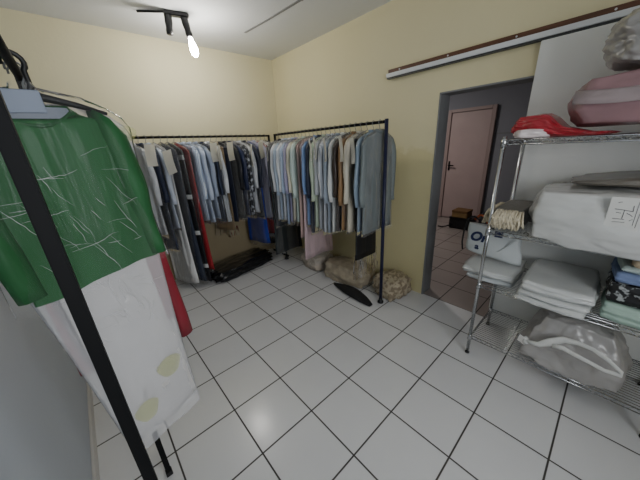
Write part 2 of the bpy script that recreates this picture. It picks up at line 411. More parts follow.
def tag_obj(parent, loc, rz, w=.11, h=.17, lean=0, m=None, lines=True, seed=0):
    bm = bmesh.new(); n = 5; rows = []
    for i in range(n):
        t = i/(n-1)
        rows.append([bm.verts.new((x, .012*math.sin(t*2.4)+(.004 if x > 0 else 0), -t*h)) for x in (-w/2, 0, w/2)])
    for i in range(n-1):
        for k in range(2): bm.faces.new((rows[i][k], rows[i][k+1], rows[i+1][k+1], rows[i+1][k]))
    bmesh.ops.solidify(bm, geom=bm.faces[:], thickness=.0012)
    return link('paper_tag', bm, m or M['tag'], parent, False, loc=loc, rot=(0, lean, rz))

def bag_bm(hw, th, z0, z1, seed, amp=.01, flare=1.06, slope=.09, neck=.03, tm=.1):
    r = body_rings(hw, th, z0, z1, seed+50, neck=neck, flare=flare, slope=slope, amp=amp, nseg=32, nr=18, tm=tm)
    bm = bmesh.new(); loft(bm, r, cap0=False, cap1=False); return bm

def skirt_bm(hw, th, z0, z1, seed):
    """loose film hanging below a garment: one wavy sheet"""
    bm = bmesh.new(); rnd = random.Random(seed); ph = rnd.uniform(0, 6); nx, nz = 12, 8; V = []
    for i in range(nz+1):
        t = i/nz; z = z0+(z1-z0)*t+(.02*math.sin(ph+3) if i == nz else 0)
        V.append([bm.verts.new((x*hw*(1-.05*t), th*(.9*math.sin(x*5+ph)*(.4+.6*t)+.4*math.sin(x*11+ph*2+t*3)), z+(.02*math.sin(x*6+ph) if i == nz else 0))) for x in [2*k/nx-1 for k in range(nx+1)]])
    for i in range(nz):
        for k in range(nx): bm.faces.new((V[i][k], V[i][k+1], V[i+1][k+1], V[i+1][k]))
    return bm

def garment(kind, loc, rz, mats, z_bottom, label, cat, group, seed, hw=.205, th=.022, tagp=None, face=1, film=None, film_to=None, sleeve_len=.55, tags=1, sleeve_mat=None, bagged=True):
    """everything hangs from the rod at local z=0"""
    name = {'shirt': 'hanging_shirt', 'dress': 'hanging_dress', 'trousers': 'hanging_trousers', 'coat': 'hanging_coat', 'blouse': 'hanging_blouse'}[kind]
    t = empty(name, loc, label, cat, group, (0, 0, rz))
    zb = z_bottom-loc[2]
    rnd = random.Random(seed)
    link('hanger', hanger_bm(hw*.9), M['steelhook'], t)
    z0 = -.072
    if kind == 'trousers':
        for s in (-1, 1):
            bm = bmesh.new(); rings = []
            for i in range(14):
                q = i/13; z = -.135+(zb+.135)*q; rr = []
                w = .105-.012*q
                for k in range(14):
                    a = 2*PI*k/14
                    rr.append((s*.066+w*math.cos(a), th*(.75+.2*math.sin(q*6+s))*math.sin(a)+.004*math.sin(q*9+s*2+seed), z))
                rings.append(rr)
            loft(bm, rings); link('trouser_leg', bm, mats, t)
        bm = bmesh.new(); box(bm, (-.17, -th*.8, -.145), (.17, th*.8, -.118), .006); link('waistband', bm, mats, t)
    else:
        fl = {'shirt': 1.02, 'dress': 1.18, 'coat': 1.08, 'blouse': 1.05}[kind]
        bm = bmesh.new(); loft(bm, body_rings(hw, th, z0, zb, seed, flare=fl, amp=.004, tm=.18), cap0=True, cap1=True); link('garment_body', bm, mats, t)
        if kind in ('shirt', 'coat', 'blouse'):
            for s in (-1, 1): link('sleeve', sleeve_bm(s, hw, th, z0-.075, sleeve_len*rnd.uniform(.9, 1.05), seed), sleeve_mat or mats, t)
        if kind in ('shirt', 'coat'):
            bm = bmesh.new(); tube(bm, [(.05*math.cos(a), .016*math.sin(a), z0+.004+.006*math.cos(a*2)) for a in [2*PI*k/14 for k in range(14)]], .013, 6, closed=True); link('collar', bm, mats, t)
    if tagp:
        for (tx, tz, ty, trz, w, h) in (tagp if isinstance(tagp, list) else [tagp]):
            tag_obj(t, (tx, ty, tz), trz, w, h, lean=rnd.uniform(-.22, .12))
    if film:
        if kind != 'trousers' and bagged:
            bm = bag_bm(hw+.012, th+.004, -.05, zb-.03, seed, amp=.003, flare=1.02, neck=.02, tm=.06); link('garment_bag', bm, film, t)
        if film_to: link('loose_film', skirt_bm(hw*1.02, th, zb+.06, (film_to-loc[2]), seed), film, t)
    return t

C = {}
def cl(key, col, **k):
    if key not in C: C[key] = cloth(key+' cloth', col, **k)
    return C[key]
C['blue stripe'] = striped('blue striped shirting', '#dde6f4', '#a9bad8', .018)
C['grey stripe'] = striped('grey striped shirting', '#d5d8de', '#a4aab6', .02)
C['black stripe'] = striped('black and white banded cloth', '#14151a', '#d8d8d8', .42, axis='Z', duty=.88)
C['charcoal print'] = blotchy('charcoal cloth with white print', '#23252c', '#b9bcc4', 26, .56)
C['pin navy'] = striped('navy pinstripe', '#1c2438', '#4c5874', .03, duty=.75)

# racks -------------------------------------------------------------
def foot(bm, c, ax, L, r=.014):
    a = Vector(c)-Vector(ax)*L; b = Vector(c)+Vector(ax)*L; tube(bm, [a, b], r, 8); return bm
R1Y, R1Z = .93, 1.735
rk = empty('garment_rack', (.72, R1Y, 0), 'black clothes rail with dry-cleaned clothes along the back wall', 'clothes rack')
bm = bmesh.new(); tube(bm, [(-1.0, 0, R1Z), (.985, 0, R1Z)], .0125, 10); link('rail', bm, M['black'], rk)
for x in (-1.0, .985):
    bm = bmesh.new(); tube(bm, [(x, 0, .016), (x, 0, R1Z+.012)], .015, 10); link('post', bm, M['black'], rk)
    bm = bmesh.new(); foot(bm, (x, 0, .014), (0, 1, 0), .2); link('foot', bm, M['black'], rk)
R2X, R2Z = 1.64, 1.73
rk = empty('garment_rack', (R2X, -.15, 0), 'clothes rail with navy blue front post beside the right wall', 'clothes rack')
bm = bmesh.new(); tube(bm, [(0, -.85, R2Z), (0, .83, R2Z)], .0125, 10); link('rail', bm, M['black'], rk)
bm = bmesh.new(); tube(bm, [(0, -.85, .016), (0, -.85, R2Z+.02)], .016, 12); p_ = link('post', bm, M['navy'], rk); p_['label'] = 'navy blue post'
bm = bmesh.new(); tube(bm, [(0, .83, .016), (0, .83, R2Z+.012)], .015, 10); link('post', bm, M['black'], rk)
for y in (-.85, .83):
    bm = bmesh.new(); lathe(bm, [(.02, 0), (.03, .004), (.03, .02), (.02, .03), (.017, .06)], 14, Matrix.Translation((0, y, 0))); link('post_cap', bm, M['blackmat'], rk)

G1 = 'dry-cleaned clothes on the back wall rail'; G2 = 'dry-cleaned clothes on the right wall rail'
ORD = ['first', 'second', 'third', 'fourth', 'fifth', 'sixth', 'seventh', 'eighth', 'ninth', 'tenth', 'eleventh', 'twelfth', 'thirteenth', 'fourteenth', 'fifteenth', 'sixteenth', 'seventeenth', 'eighteenth', 'nineteenth', 'twentieth', 'twenty-first', 'twenty-second', 'twenty-third', 'twenty-fourth', 'twenty-fifth']
# (kind, colour key, hex, bottom z, description, tag, film bottom or None)
T = True; F = False
row1 = [
 ('shirt', 'pale grey', '#cfd2d7', .74, 'pale grey long shirt', T, None),
 ('coat', 'navy', '#232c44', .55, 'navy jacket', F, None),
 ('shirt', 'ice blue', '#ccd4e3', .78, 'ice blue shirt', T, None),
 ('dress', 'white', '#f4f4f4', .07, 'long narrow white robe', F, .03),
 ('dress', 'slate', '#2b3345', .10, 'long slate navy dress', F, .03),
 ('dress', 'black stripe', None, .05, 'long black dress with white bands', F, None),
 ('dress', 'scarlet', '#a3242c', .19, 'long scarlet dress', F, None),
 ('shirt', 'blue stripe', None, .80, 'blue striped shirt', F, None),
 ('shirt', 'sky', '#c6d1e6', .78, 'sky blue shirt', F, None),
 ('shirt', 'grey blue', '#a9b5cb', .80, 'grey blue shirt', T, None),
 ('shirt', 'pin navy', None, .76, 'navy pinstriped shirt', T, None),
 ('shirt', 'bright white', '#e2e5ea', .74, 'bright white shirt', F, None),
 ('trousers', 'tan', '#8d7a5f', .60, 'tan trousers', T, .52),
 ('trousers', 'ink blue', '#1d2338', .70, 'ink blue trousers', F, None),
 ('shirt', 'black', '#17181d', .74, 'black shirt', F, None),
 ('shirt', 'dark navy', '#20294a', .76, 'dark navy shirt', F, None),
 ('blouse', 'charcoal print', None, .74, 'charcoal blouse with white print', T, None),
 ('shirt', 'silver', '#ced0d5', .78, 'silver grey shirt', F, None),
 ('shirt', 'midnight', '#181f35', .70, 'midnight blue shirt', T, None),
 ('dress', 'royal', '#21389c', .30, 'royal blue dress', F, .22),
 ('shirt', 'lavender', '#bbbad0', .66, 'lavender shirt', F, None),
 ('dress', 'red', '#b03a40', .40, 'narrow red dress', F, None),
 ('dress', 'off white', '#d5d3d0', .33, 'off-white dress', T, None),
 ('dress', 'bottle', '#1d2724', .20, 'long bottle green dress', F, .12),
]
n1 = len(row1)
for i, (kind, key, hx, zb, desc, tg, fb) in enumerate(row1):
    x = .115+i*(1.635-.115)/(n1-1)
    m = C[key] if hx is None else cl(key, hx)
    narrow = {'long narrow white robe': .17, 'narrow red dress': .18, 'royal blue dress': .155, 'long bottle green dress': .17, 'long black dress with white bands': .19, 'long scarlet dress': .19}.get(desc, .205)
    tp = None
    if tg: tp = (narrow+.088+.012*(i % 2), -.075-.06*((i*7) % 3)/2, -.01, PI/2+.30+.22*((i*5) % 3-1), .115+.014*(i % 3), .20+.03*((i*5) % 3))
    lab = '%s hung on back wall rail, %s from the left' % (desc, ORD[i]) if i < 14 else '%s hung on back wall rail, %s from its right end' % (desc, ORD[n1-1-i])
    g = garment(kind, (x, R1Y, R1Z), -PI/2+math.radians(24+((i*37) % 7-3)*.15), m, zb, lab, desc.split()[-1] if desc.split()[-1] != 'print' else 'blouse', G1, 100+i, hw=narrow, th=.0165, tagp=tp, film=M['film'], film_to=fb)

row2 = [
 ('dress', 'dark forest', '#22292b', .18, 'long dark forest green dress', F, None),
 ('shirt', 'charcoal', '#3a3d44', .60, 'charcoal shirt', F, None),
 ('shirt', 'chalk', '#d8dbe0', .70, 'chalk white shirt', T, None),
 ('shirt', 'powder', '#b4c3d6', .70, 'powder blue shirt', F, None),
 ('shirt', 'snow', '#e3e6ea', .72, 'snow white shirt', F, None),
 ('shirt', 'pale blue', '#b2c3dc', .68, 'pale blue shirt', F, None),
 ('shirt', 'lilac', '#a8a5c4', .70, 'lilac shirt', F, None),
 ('shirt', 'ivory', '#dcd8c6', .74, 'ivory shirt', T, None),
 ('shirt', 'mint white', '#c6d6cf', .72, 'mint white shirt', F, None),
 ('dress', 'rose beige', '#b99e98', .55, 'rose beige dress', F, None),
 ('dress', 'blush', '#cdb4b8', .30, 'long blush pink dress', F, .16),
 ('shirt', 'cornflower', '#7d9bcb', .74, 'cornflower blue shirt', F, None),
 ('shirt', 'deep navy', '#1f2740', .66, 'deep navy shirt', F, None),
 ('shirt', 'green white', '#bfcdb8', .72, 'pale green shirt', F, None),
 ('shirt', 'stone', '#b4b8bd', .72, 'stone grey shirt', T, None),
 ('shirt', 'grey stripe', None, .70, 'grey striped shirt', T, None),
 ('shirt', 'steel', '#9aa5b3', .72, 'steel blue shirt', F, None),
 ('shirt', 'plain white', '#d9dbd9', .74, 'plain white shirt', T, None),
 ('blouse', 'umber', '#3d3028', .76, 'dark umber blouse', F, None),
 ('coat', 'caramel', '#8f6f4c', .78, 'caramel brown jacket', F, None),
 ('shirt', 'cream', '#cdc6b4', .78, 'cream shirt', T, None),
 ('trousers', 'jet', '#0f1014', .47, 'jet black trousers', F, .27),
 ('shirt', 'misty', '#8da0b2', .80, 'misty blue shirt', T, None),
 ('shirt', 'sage', '#747d7e', .80, 'large sage grey shirt', F, None),
]
n2 = len(row2)
for i, (kind, key, hx, zb, desc, tg, fb) in enumerate(row2):
    y = .585-i*(.585+.935)/(n2-1)
    m = C[key] if hx is None else cl(key, hx)
    hw = .215 if i == n2-1 else (.205 if kind != 'dress' else .195)
    tp = None
    if tg: tp = (hw+.085, -.085-.03*((i*5) % 3)/2, .0, .95+.1*((i*3) % 3), .11, .20)
    k = n2-1-i
    lab = '%s on right wall rail, %s' % (desc, 'right behind the navy post' if k == 0 else ORD[k]+' from the navy post') if i >= n2-14 else '%s on right wall rail, %s from the room corner' % (desc, ORD[i])
    dx = .035 if i == n2-1 else 0
    g = garment(kind, (R2X, y, R2Z), PI+math.radians(((i*29) % 7-3)*.15), m, zb, lab, desc.split()[-1], G2, 300+i, hw=hw, th=.0165, tagp=tp, film=M['film'], film_to=fb)

from mathutils.bvhtree import BVHTree
M['crease'] = plastic('creased film ridge', '#ffffff', alpha=.4, milk=.3, scale=30, gloss=.3)
def merge(bm, other):
    mp = {v: bm.verts.new(v.co) for v in other.verts}
    for f in other.faces:
        g = bm.faces.new([mp[v] for v in f.verts]); g.material_index = 1
    other.free()
def creases(bm, n, seed, xr, zr, ang, length, r=(.0006, .0013), side=-1):
    """pinched ridges of the film, running over its front"""
    tree = BVHTree.FromBMesh(bm); rnd = random.Random(seed); new = bmesh.new()
    for k in range(n):
        x = rnd.uniform(*xr); z = rnd.uniform(*zr); a = rnd.choice(ang)+rnd.uniform(-.12, .12); L = rnd.uniform(*length); pts = []
        m_ = 9
        for i in range(m_):
            q = i/(m_-1)
            h = tree.ray_cast(Vector((x+math.cos(a)*L*q, side*.5, z+math.sin(a)*L*q)), Vector((0, -side, 0)))
            a += rnd.uniform(-.05, .05)
            if h[0] is None: break
            pts.append(h[0]+Vector((0, side*.0012, 0)))
        if len(pts) > 3:
            rr = rnd.uniform(*r); tube(new, pts, [rr*(.25+.75*math.sin(PI*(i+.5)/len(pts))) for i in range(len(pts))], 5)
    return new

# near rack on the left ------------------------------------------------
RX, RZ = -.402, 1.79
rk = empty('garment_rack', (RX, -1.45, 0), 'black steel clothes rail close to the camera carrying the green blouse', 'clothes rack')
bm = bmesh.new(); tube(bm, [(0, -.31, RZ), (0, .305, RZ)], .0105, 12); link('rail', bm, M['black'], rk)
for x, y in ((-.012, -.31), (.0, .305)):
    bm = bmesh.new(); r = .0115; box(bm, (x-r, y-r, .006), (x+r, y+r, RZ+.008), .002); link('post', bm, M['black'], rk, False)
    bm = bmesh.new(); box(bm, (x-r-.003, y-r-.003, 0), (x+r+.003, y+r+.003, .03), .002); link('end_cap', bm, M['blackmat'], rk, False)

G3 = 'wrapped clothes on the near rail'
ang = math.radians(17)
# green blouse
t = empty('hanging_blouse', (RX, -1.336, RZ), 'dark green long-sleeved blouse in crinkled clear plastic on near black rail', 'blouse', G3, (0, math.radians(-3), ang))
gm = cloth('bottle green knit', '#1d5a2e', coat=.02, k=.12)
bm = bmesh.new()
hk = [(.0215*math.cos(a)+.003, 0, .0215*math.sin(a)-.002) for a in [PI*1.1-k/10*PI*1.35 for k in range(11)]]+[(.018, 0, -.055), (.004, 0, -.075)]
tube(bm, hk, .006, 8)
h_ = link('hanger', bm, M['blackmat'], t)
bm = bmesh.new(); tube(bm, [(-.165, 0, -.112), (-.10, 0, -.092), (-.04, 0, -.078), (0, 0, -.07), (.04, 0, -.078), (.10, 0, -.092), (.165, 0, -.112)], [.005, .008, .010, .011, .010, .008, .005], 8)
link('hanger_arm', bm, M['blackmat'], h_)
rings = body_rings(.165, .024, -.103, -.585, 7, neck=.075, flare=1.02, slope=.035, amp=.007, nseg=44, nr=26)
for j in range(3):                      # scoop the front neckline
    for k, (x, y, z) in enumerate(rings[j]):
        if y < 0: rings[j][k] = (x, y, z-(.042-.012*j)*max(0, 1-(x/.085)**2))
        else: rings[j][k] = (x, y, z+.005)
bm = bmesh.new(); loft(bm, rings, cap0=False, cap1=False); link('blouse_body', bm, gm, t)
bm = bmesh.new()
tube(bm, [(.076*math.cos(a), .018*math.sin(a), -.103+(.005 if math.sin(a) > 0 else -.042*max(0, 1-(.076*math.cos(a)/.085)**2))) for a in [2*PI*k/24 for k in range(24)]], .006, 6, closed=True)
link('neckband', bm, cloth('darker green rib', '#184e28', coat=.05), t)
for s in (-1, 1):
    link('sleeve', sleeve_bm(s, .165, .030, -.145, .44, 20, r0=.066, r1=.048, spread=.02, ythick=.75, fy=-.004), gm, t)
bm = bmesh.new(); box(bm, (-.09, -.004, -.115), (.045, .0, -.062), .002); c_ = link('shoulder_card', bm, M['paperb'], t, False, loc=(-.02, -.014, 0)); c_['label'] = 'pale blue card around the hanger neck'
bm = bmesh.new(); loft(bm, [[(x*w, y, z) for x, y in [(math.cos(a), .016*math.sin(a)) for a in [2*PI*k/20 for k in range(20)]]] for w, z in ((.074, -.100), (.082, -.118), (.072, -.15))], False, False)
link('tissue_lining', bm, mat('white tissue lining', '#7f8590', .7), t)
bm = bag_bm(.215, .041, -.045, -.605, 9, amp=.004, flare=.98, slope=.08, neck=.02)
cb = creases(bm, 38, 3, (-.18, .12), (-.50, -.17), (-1.15, -1.1, -1.2, -.15, .1), (.02, .13), (.0003, .00075))
merge(bm, cb); link('garment_bag', bm, [M['filmgreen'], M['crease']], t)

# white garment in printed milky bag
t = empty('hanging_dress', (RX, -1.25, RZ), 'long white garment in milky plastic with lime print, behind the green blouse', 'dress', G3, (0, math.radians(-3), ang))
link('hanger', hanger_bm(.19), M['steelhook'], t)
wm = mat('white cotton', '#cbc9c7', .7, coat=.35, noise_scale=6, noise_amt=.06, bump=1.0, bump_scale=6, stretch=(1.8, 1.8, .5))
bm = bmesh.new(); loft(bm, body_rings(.135, .014, -.08, -1.34, 31, flare=1.10, amp=.004, nr=40, nseg=60, tm=.2), True, True)
for v in bm.verts: v.co.y += .007*noise.noise(Vector((v.co.x*22, 1, v.co.z*14)))-.006*abs(noise.noise(Vector((v.co.x*16+4, 3, v.co.z*20))))
link('garment_body', bm, wm, t)
bm = bag_bm(.228, .021, -.05, -1.40, 33, amp=.003, flare=.67, slope=.09)
m, nt, b, out = nodes_of('milky film with lime print')
cb = creases(bm, 46, 5, (-.13, .13), (-.84, -.58), (-1.3, -1.2, -1.9, -.2), (.02, .08), (.0004, .0009))
merge(bm, cb); link('garment_bag', bm, [M['filmmilk'], M['crease']], t)
lime = plastic('lime printed film', '#d8dc86', alpha=.20, milk=.08, scale=8, gloss=.02)
for (x, z, w, h) in ((.205, -.165, .055, .05), (.07, -1.10, .10, .10), (-.06, -1.22, .09, .10)):
    bm = bmesh.new()
    for iy in range(1):
        vs = [bm.verts.new((x+w/2*math.cos(a)*(1+.15*math.sin(3*a)), -.0285, z+h/2*math.sin(a))) for a in [2*PI*k/16 for k in range(16)]]
        bm.faces.new(vs)
    bmesh.ops.solidify(bm, geom=bm.faces[:], thickness=.0008)
    link('lime_print', bm, lime, t, False)

# red blouse behind
t = empty('hanging_blouse', (RX, -1.20, RZ), 'wine red long-sleeved garment, its sleeve showing right of the white bag', 'blouse', G3, (0, math.radians(-3), ang))
link('hanger', hanger_bm(.19), M['steelhook'], t)
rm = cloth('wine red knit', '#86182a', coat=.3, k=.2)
bm = bmesh.new(); loft(bm, body_rings(.185, .010, -.08, -.95, 41, flare=1.0, amp=.002, tm=.1), True, True); link('garment_body', bm, rm, t)
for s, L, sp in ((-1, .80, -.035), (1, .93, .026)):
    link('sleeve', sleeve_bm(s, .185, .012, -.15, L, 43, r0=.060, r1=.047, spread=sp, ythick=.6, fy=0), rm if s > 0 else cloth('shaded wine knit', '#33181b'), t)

# ------------------------------------------------------------------ things on the floor
bm = package((.95, .42, .15), 3, .35, .14, 7, crease=.10)
o = tag(link('plastic_bundle', bm, M['filmblack'], loc=(1.02, .91, 0), rot=(0, 0, .2)), 'black plastic sheeting bundle lying on floor under back wall clothes', 'bundle')
quilt = blotchy('beige spotted fleece', '#b6a98f', '#8b7c64', 22, .5, coat=.5)
quilt2 = mat('beige fleece under film', '#a89c86', .6, coat=.6, noise_scale=10, noise_amt=.3, bump=.7, bump_scale=12)
bm = package((.36, .30, .24), 5, .5, .12, 6, crease=.06)
tag(link('blanket_bundle', bm, quilt, loc=(1.875, -.98, 0), rot=(0, 0, -.2)), 'beige spotted blanket bundle in clear plastic, right of the navy post', 'blanket')
bm = package((.34, .62, .25), 6, .5, .12, 6, crease=.06)
tag(link('blanket_bundle', bm, quilt2, loc=(1.80, -.42, 0), rot=(0, 0, .1)), 'beige fleece bundle on floor behind the black cloth strip', 'blanket')
bm = package((.34, .42, .22), 7, .5, .10, 6, crease=.06)
tag(link('blanket_bundle', bm, mat('pale beige fleece', '#b9ad9e', .6, coat=.5, noise_scale=9, noise_amt=.2, bump=.6, bump_scale=10), loc=(1.80, .16, 0), rot=(0, 0, -.15)), 'pale beige bundle on floor, farthest in under the right wall clothes', 'blanket')
bm = bmesh.new(); rings = []
for i in range(18):
    q = i/17; w = .075*math.sin(PI*min(1, q*.95+.05))**.55*(1 if q < .6 else 1-.35*(q-.6)/.4); h = .012+.022*math.sin(PI*q)
    cx = .012*math.sin(q*3); y = -.30+.60*q
    rings.append([(cx+w*math.cos(a), y, max(.001, h*(.5+.5*math.sin(a))*2)) for a in [2*PI*k/14 for k in range(14)]])
loft(bm, rings)
tag(link('cloth_strip', bm, mat('black felt', '#141416', .8, bump=.3, bump_scale=30), loc=(1.545, -.67, 0), rot=(0, 0, -.10)), 'flat black cloth strip on the floor leading to the navy post', 'cloth')

# ------------------------------------------------------------------ wire shelving
SX0, SX1, SY0, SY1 = 1.53, 2.0, -2.77, -1.885
sh = empty('wire_shelving', ((SX0+SX1)/2, (SY0+SY1)/2, 0), 'chrome wire shelving unit stacked with linen beside the doorway', 'shelf')
ox, oy = (SX0+SX1)/2, (SY0+SY1)/2
for x in (SX0, SX1):
    for y in (SY0, SY1):
        bm = bmesh.new(); tube(bm, [(x-ox, y-oy, .012), (x-ox, y-oy, 1.60 if x == SX1 else 1.565)], .0115, 12)
        p_ = link('post', bm, M['chrome'], sh)
        bm = bmesh.new(); lathe(bm, [(.013, 0), (.016, .003), (.016, .012), (.012, .016)], 12, Matrix.Translation((x-ox, y-oy, 0))); link('levelling_foot', bm, M['blackmat'], p_)
LEV = [.165, .605, 1.0, 1.545]
def shelf_bm(z):
    bm = bmesh.new(); a, b, c, d = SX0-ox, SX1-ox, SY0-oy, SY1-oy; dep = .025
    for x in (a, b):
        for zz in (z, z-dep): tube(bm, [(x, c, zz), (x, d, zz)], .0034, 6)
        n = 14; pts = []
        for k in range(2*n+1): pts.append((x, c+(d-c)*k/(2*n), z-(dep if k % 2 else 0)))
        tube(bm, pts, .0024, 5)
    for y in (c, d):
        for zz in (z, z-dep): tube(bm, [(a, y, zz), (b, y, zz)], .0034, 6)
        n = 7; tube(bm, [(a+(b-a)*k/(2*n), y, z-(dep if k % 2 else 0)) for k in range(2*n+1)], .0024, 5)
    for k in range(1, 20):
        x = a+(b-a)*k/20; tube(bm, [(x, c, z+.002), (x, d, z+.002)], .0022, 5)
    for k in range(1, 4):
        y = c+(d-c)*k/4; tube(bm, [(a, y, z-.003), (b, y, z-.003)], .003, 6)
    return bm
for z in LEV:
    s_ = link('wire_shelf', shelf_bm(z), M['chrome'], sh)
    for x in (SX0, SX1):
        for y in (SY0, SY1):
            bm = bmesh.new(); lathe(bm, [(.0125, -.036), (.0175, -.034), (.0155, .006), (.0125, .008)], 12, Matrix.Translation((x-ox, y-oy, z))); link('corner_collar', bm, M['chrome'], s_)

Z = [z+.005 for z in LEV]
# top shelf
redm = mat('red fleece under film', '#a81226', .45, coat=.8, noise_scale=6, noise_amt=.3, bump=.4, bump_scale=9)
t = empty('blanket_package', (1.74, -2.10, Z[3]), 'bright red blanket in clear plastic on the top shelf, left end', 'blanket')
bm = package((.38, .44, .13), 11, .5, .08, 6, levels=5, crease=.05)
for v in bm.verts:      # thins out to the right where the pink blanket lies on it
    q = min(1, max(0, (.06-v.co.y)/.10)); v.co.z *= 1-.62*q*q*(3-2*q)-.22*min(1, max(0, (-.04-v.co.y)/.10))
link('blanket', bm, redm, t, loc=(0, .0, 0))
bm = package((.10, .17, .05), 12, .6, .08, 5); bl = link('folded_edge', bm, mat('white blanket lining', '#cfc3c2', .5, coat=.6), t, loc=(-.16, .10, .0), rot=(0, 0, .5)); bl['label'] = 'white folded edge of the blanket'
t = empty('blanket_package', (1.73, -2.48, Z[3]+.040), 'pink blanket in clear plastic on the top shelf under a grey pack', 'blanket')
pm = mat('dusty pink fleece', '#8f6d71', .5, coat=.7, noise_scale=5, noise_amt=.12, bump=.4, bump_scale=7)
link('blanket', package((.46, .72, .245), 13, .55, .05, 4), pm, t, loc=(0, .0, 0))
pw = mat('pale pink crumpled film', '#c4b5b6', .3, coat=.9, bump=.8, bump_scale=10)
bm = bmesh.new(); V = []
for i in range(9):
    q = i/8; row = []
    for k in range(13):
        u = k/12; yy = .335-.66*u; zz = .105+.06*q-.015*math.sin(u*6)
        # follow the front of the package a little outside its skin
        ex = -.236-.006*math.sin(u*9+q*4)+ .55*max(0, abs(yy)-.22)**1.7*1.9 + .03*abs(q-.3)**2
        row.append(bm.verts.new((ex-.006, yy, zz)))
    V.append(row)
for i in range(8):
    for k in range(12): bm.faces.new((V[i][k], V[i][k+1], V[i+1][k+1], V[i+1][k]))
bmesh.ops.solidify(bm, geom=bm.faces[:], thickness=.004)
w_ = link('film_band', bm, pw, t); w_['label'] = 'white crumpled film band across the front'
t = empty('plastic_package', (1.72, -2.435, Z[3]+.280), 'grey cushion in crumpled clear plastic atop the pink blanket', 'package')
gmx = mat('grey stuffing under film', '#9a9896', .3, coat=1, noise_scale=5, noise_amt=.3, bump=.7, bump_scale=9)
link('package_body', package((.40, .52, .27), 14, .8, .10, 5, levels=5, crease=.03), gmx, t, loc=(0, -.025, 0))
# third shelf
t = empty('fringed_blanket', (1.77, -1.955, Z[2]+.002), 'folded grey blanket with cream fringe on the third shelf, at left end', 'blanket')
gb = mat('grey woven wool', '#7d7b76', .9, noise_scale=40, noise_amt=.12)
bm = bmesh.new(); bmm = package((.40, .16, .13), 15, .25, .03, 4); bm.free(); link('folded_cloth', bmm, gb, t, loc=(.02, 0, 0))
bm = bmesh.new(); rnd = random.Random(4)
for k in range(300):
    side = k % 3
    if side < 2: p = Vector((-.195+rnd.uniform(-.01, .006), rnd.uniform(-.085, .095), .118+rnd.uniform(-.01, .01))); dr = Vector((-1, rnd.uniform(-.25, .25), 0))
    else: p = Vector((rnd.uniform(-.19, .1), .085+rnd.uniform(-.01, .004), .11)); dr = Vector((rnd.uniform(-.4, .4), 1, 0))
    L = rnd.uniform(.045, .10); ow = .068 if side < 2 else .036
    if side < 2 and p.y > .045: continue
    if side == 2 and not -.17 < p.x < .15: continue
    pts = [p, p+dr*.022+Vector((0, 0, .002)), p+dr*ow-Vector((0, 0, L*.4)), p+dr*ow+Vector((rnd.uniform(-.01, .01), rnd.uniform(-.015, .015), -L))]
    tube(bm, pts, [.003, .004, .004, .005], 4)
link('fringe', bm, mat('cream wool fringe', '#cfc5ac', .95, noise_scale=60, noise_amt=.2), t)

wp = mat('white duvet under film', '#c6c7c4', .35, coat=.9, noise_scale=4, noise_amt=.05, bump=.75, bump_scale=7, stretch=(1.5, .7, 1.2))
t = empty('duvet_package', (1.725, -2.415, Z[2]+.003), 'large white duvet in clear plastic with handwritten label on third shelf', 'duvet')
bm = package((.52, .72, .295), 16, .45, .04, 5, levels=5, crease=.015)
for v in bm.verts:      # its front edge sags over the shelf front
    if v.co.x < -.21: v.co.z -= .034*min(1, (-.21-v.co.x)/.012)*max(0, 1-v.co.z/.32)
link('duvet', bm, wp, t)
bm = bmesh.new(); box(bm, (-.001, -.055, -.075), (.001, .055, .075)); l_ = link('paper_label', bm, mat('label under film', '#cfcfca', .5), t, False, loc=(-.266, -.015, .195), rot=(0, -.05, 0))
bm = bmesh.new()
def stroke(y0, z0, y1, z1, r=.0013): tube(bm, [(-.002, y0, z0), (-.002, (y0+y1)/2, (z0+z1)/2+.001), (-.002, y1, z1)], r, 5)
stroke(.030, .050, .018, .054); stroke(.035, .020, -.022, .014); stroke(-.020, .040, -.022, .014); stroke(.004, .018, .004, -.022); stroke(.028, .004, .012, .002)
stroke(-.006, .004, -.025, -.008); stroke(.034, -.026, -.004, -.026); stroke(.032, -.042, -.008, -.04, .001); stroke(-.032, .06, -.034, -.05, .0008); stroke(-.044, .06, -.044, -.06, .0008); stroke(-.02, -.03, -.03, -.022, .001)
link('handwriting', bm, mat('pencil grey', '#6d6d6e', .8), l_)
tp = mat('taupe blanket under film', '#6b665d', .5, coat=.6, noise_scale=6, noise_amt=.2, bump=.6, bump_scale=8)
bm = package((.42, .56, .07), 17, .32, .08, 5, crease=.04)
for v in bm.verts: v.co.z *= .25+.75*min(1, max(0, (.30-v.co.y)/.42))
tag(link('folded_blanket', bm, tp, loc=(1.775, -2.48, Z[2]+.300)), 'taupe folded blanket lying on top of the white duvet', 'blanket')
# white bag with navy letters hanging at the shelving end
t = empty('carrier_bag', (1.80, -1.865, .722), 'white carrier bag with navy lettering standing at shelving end by doorway', 'bag')
bgm = mat('white bag plastic', '#cdd2d2', .45, coat=.3, noise_scale=3, noise_amt=.05, bump=.3, bump_scale=6)
bm = bmesh.new(); rings = []
for i in range(12):       # local x runs along the shelving, y is the bag's thickness
    q = i/11; z = .0+.232*q; w = .185-.02*q**2; d = (.04+.025*math.sin(PI*q))*(1-.5*q)
    rings.append([(w*abs(math.cos(a))**.6*(1 if math.cos(a) > 0 else -1)+.004*math.sin(q*9+a*3)-.02*q, d*math.sin(a)*(1+.08*math.sin(5*a+q*6)), z-.02*(1-q)*math.cos(a)) for a in [2*PI*k/28 for k in range(28)]])
loft(bm, rings); link('bag_body', bm, bgm, t, rot=(0, 0, -PI/2-.05))
bm = bmesh.new(); tube(bm, [(-.05, -.04, .06), (-.06, -.09, .11), (-.06, -.13, .16), (-.062, -.165, .20), (-.065, -.185, .222)], .007, 8, flat=.4); link('strap', bm, bgm, t)
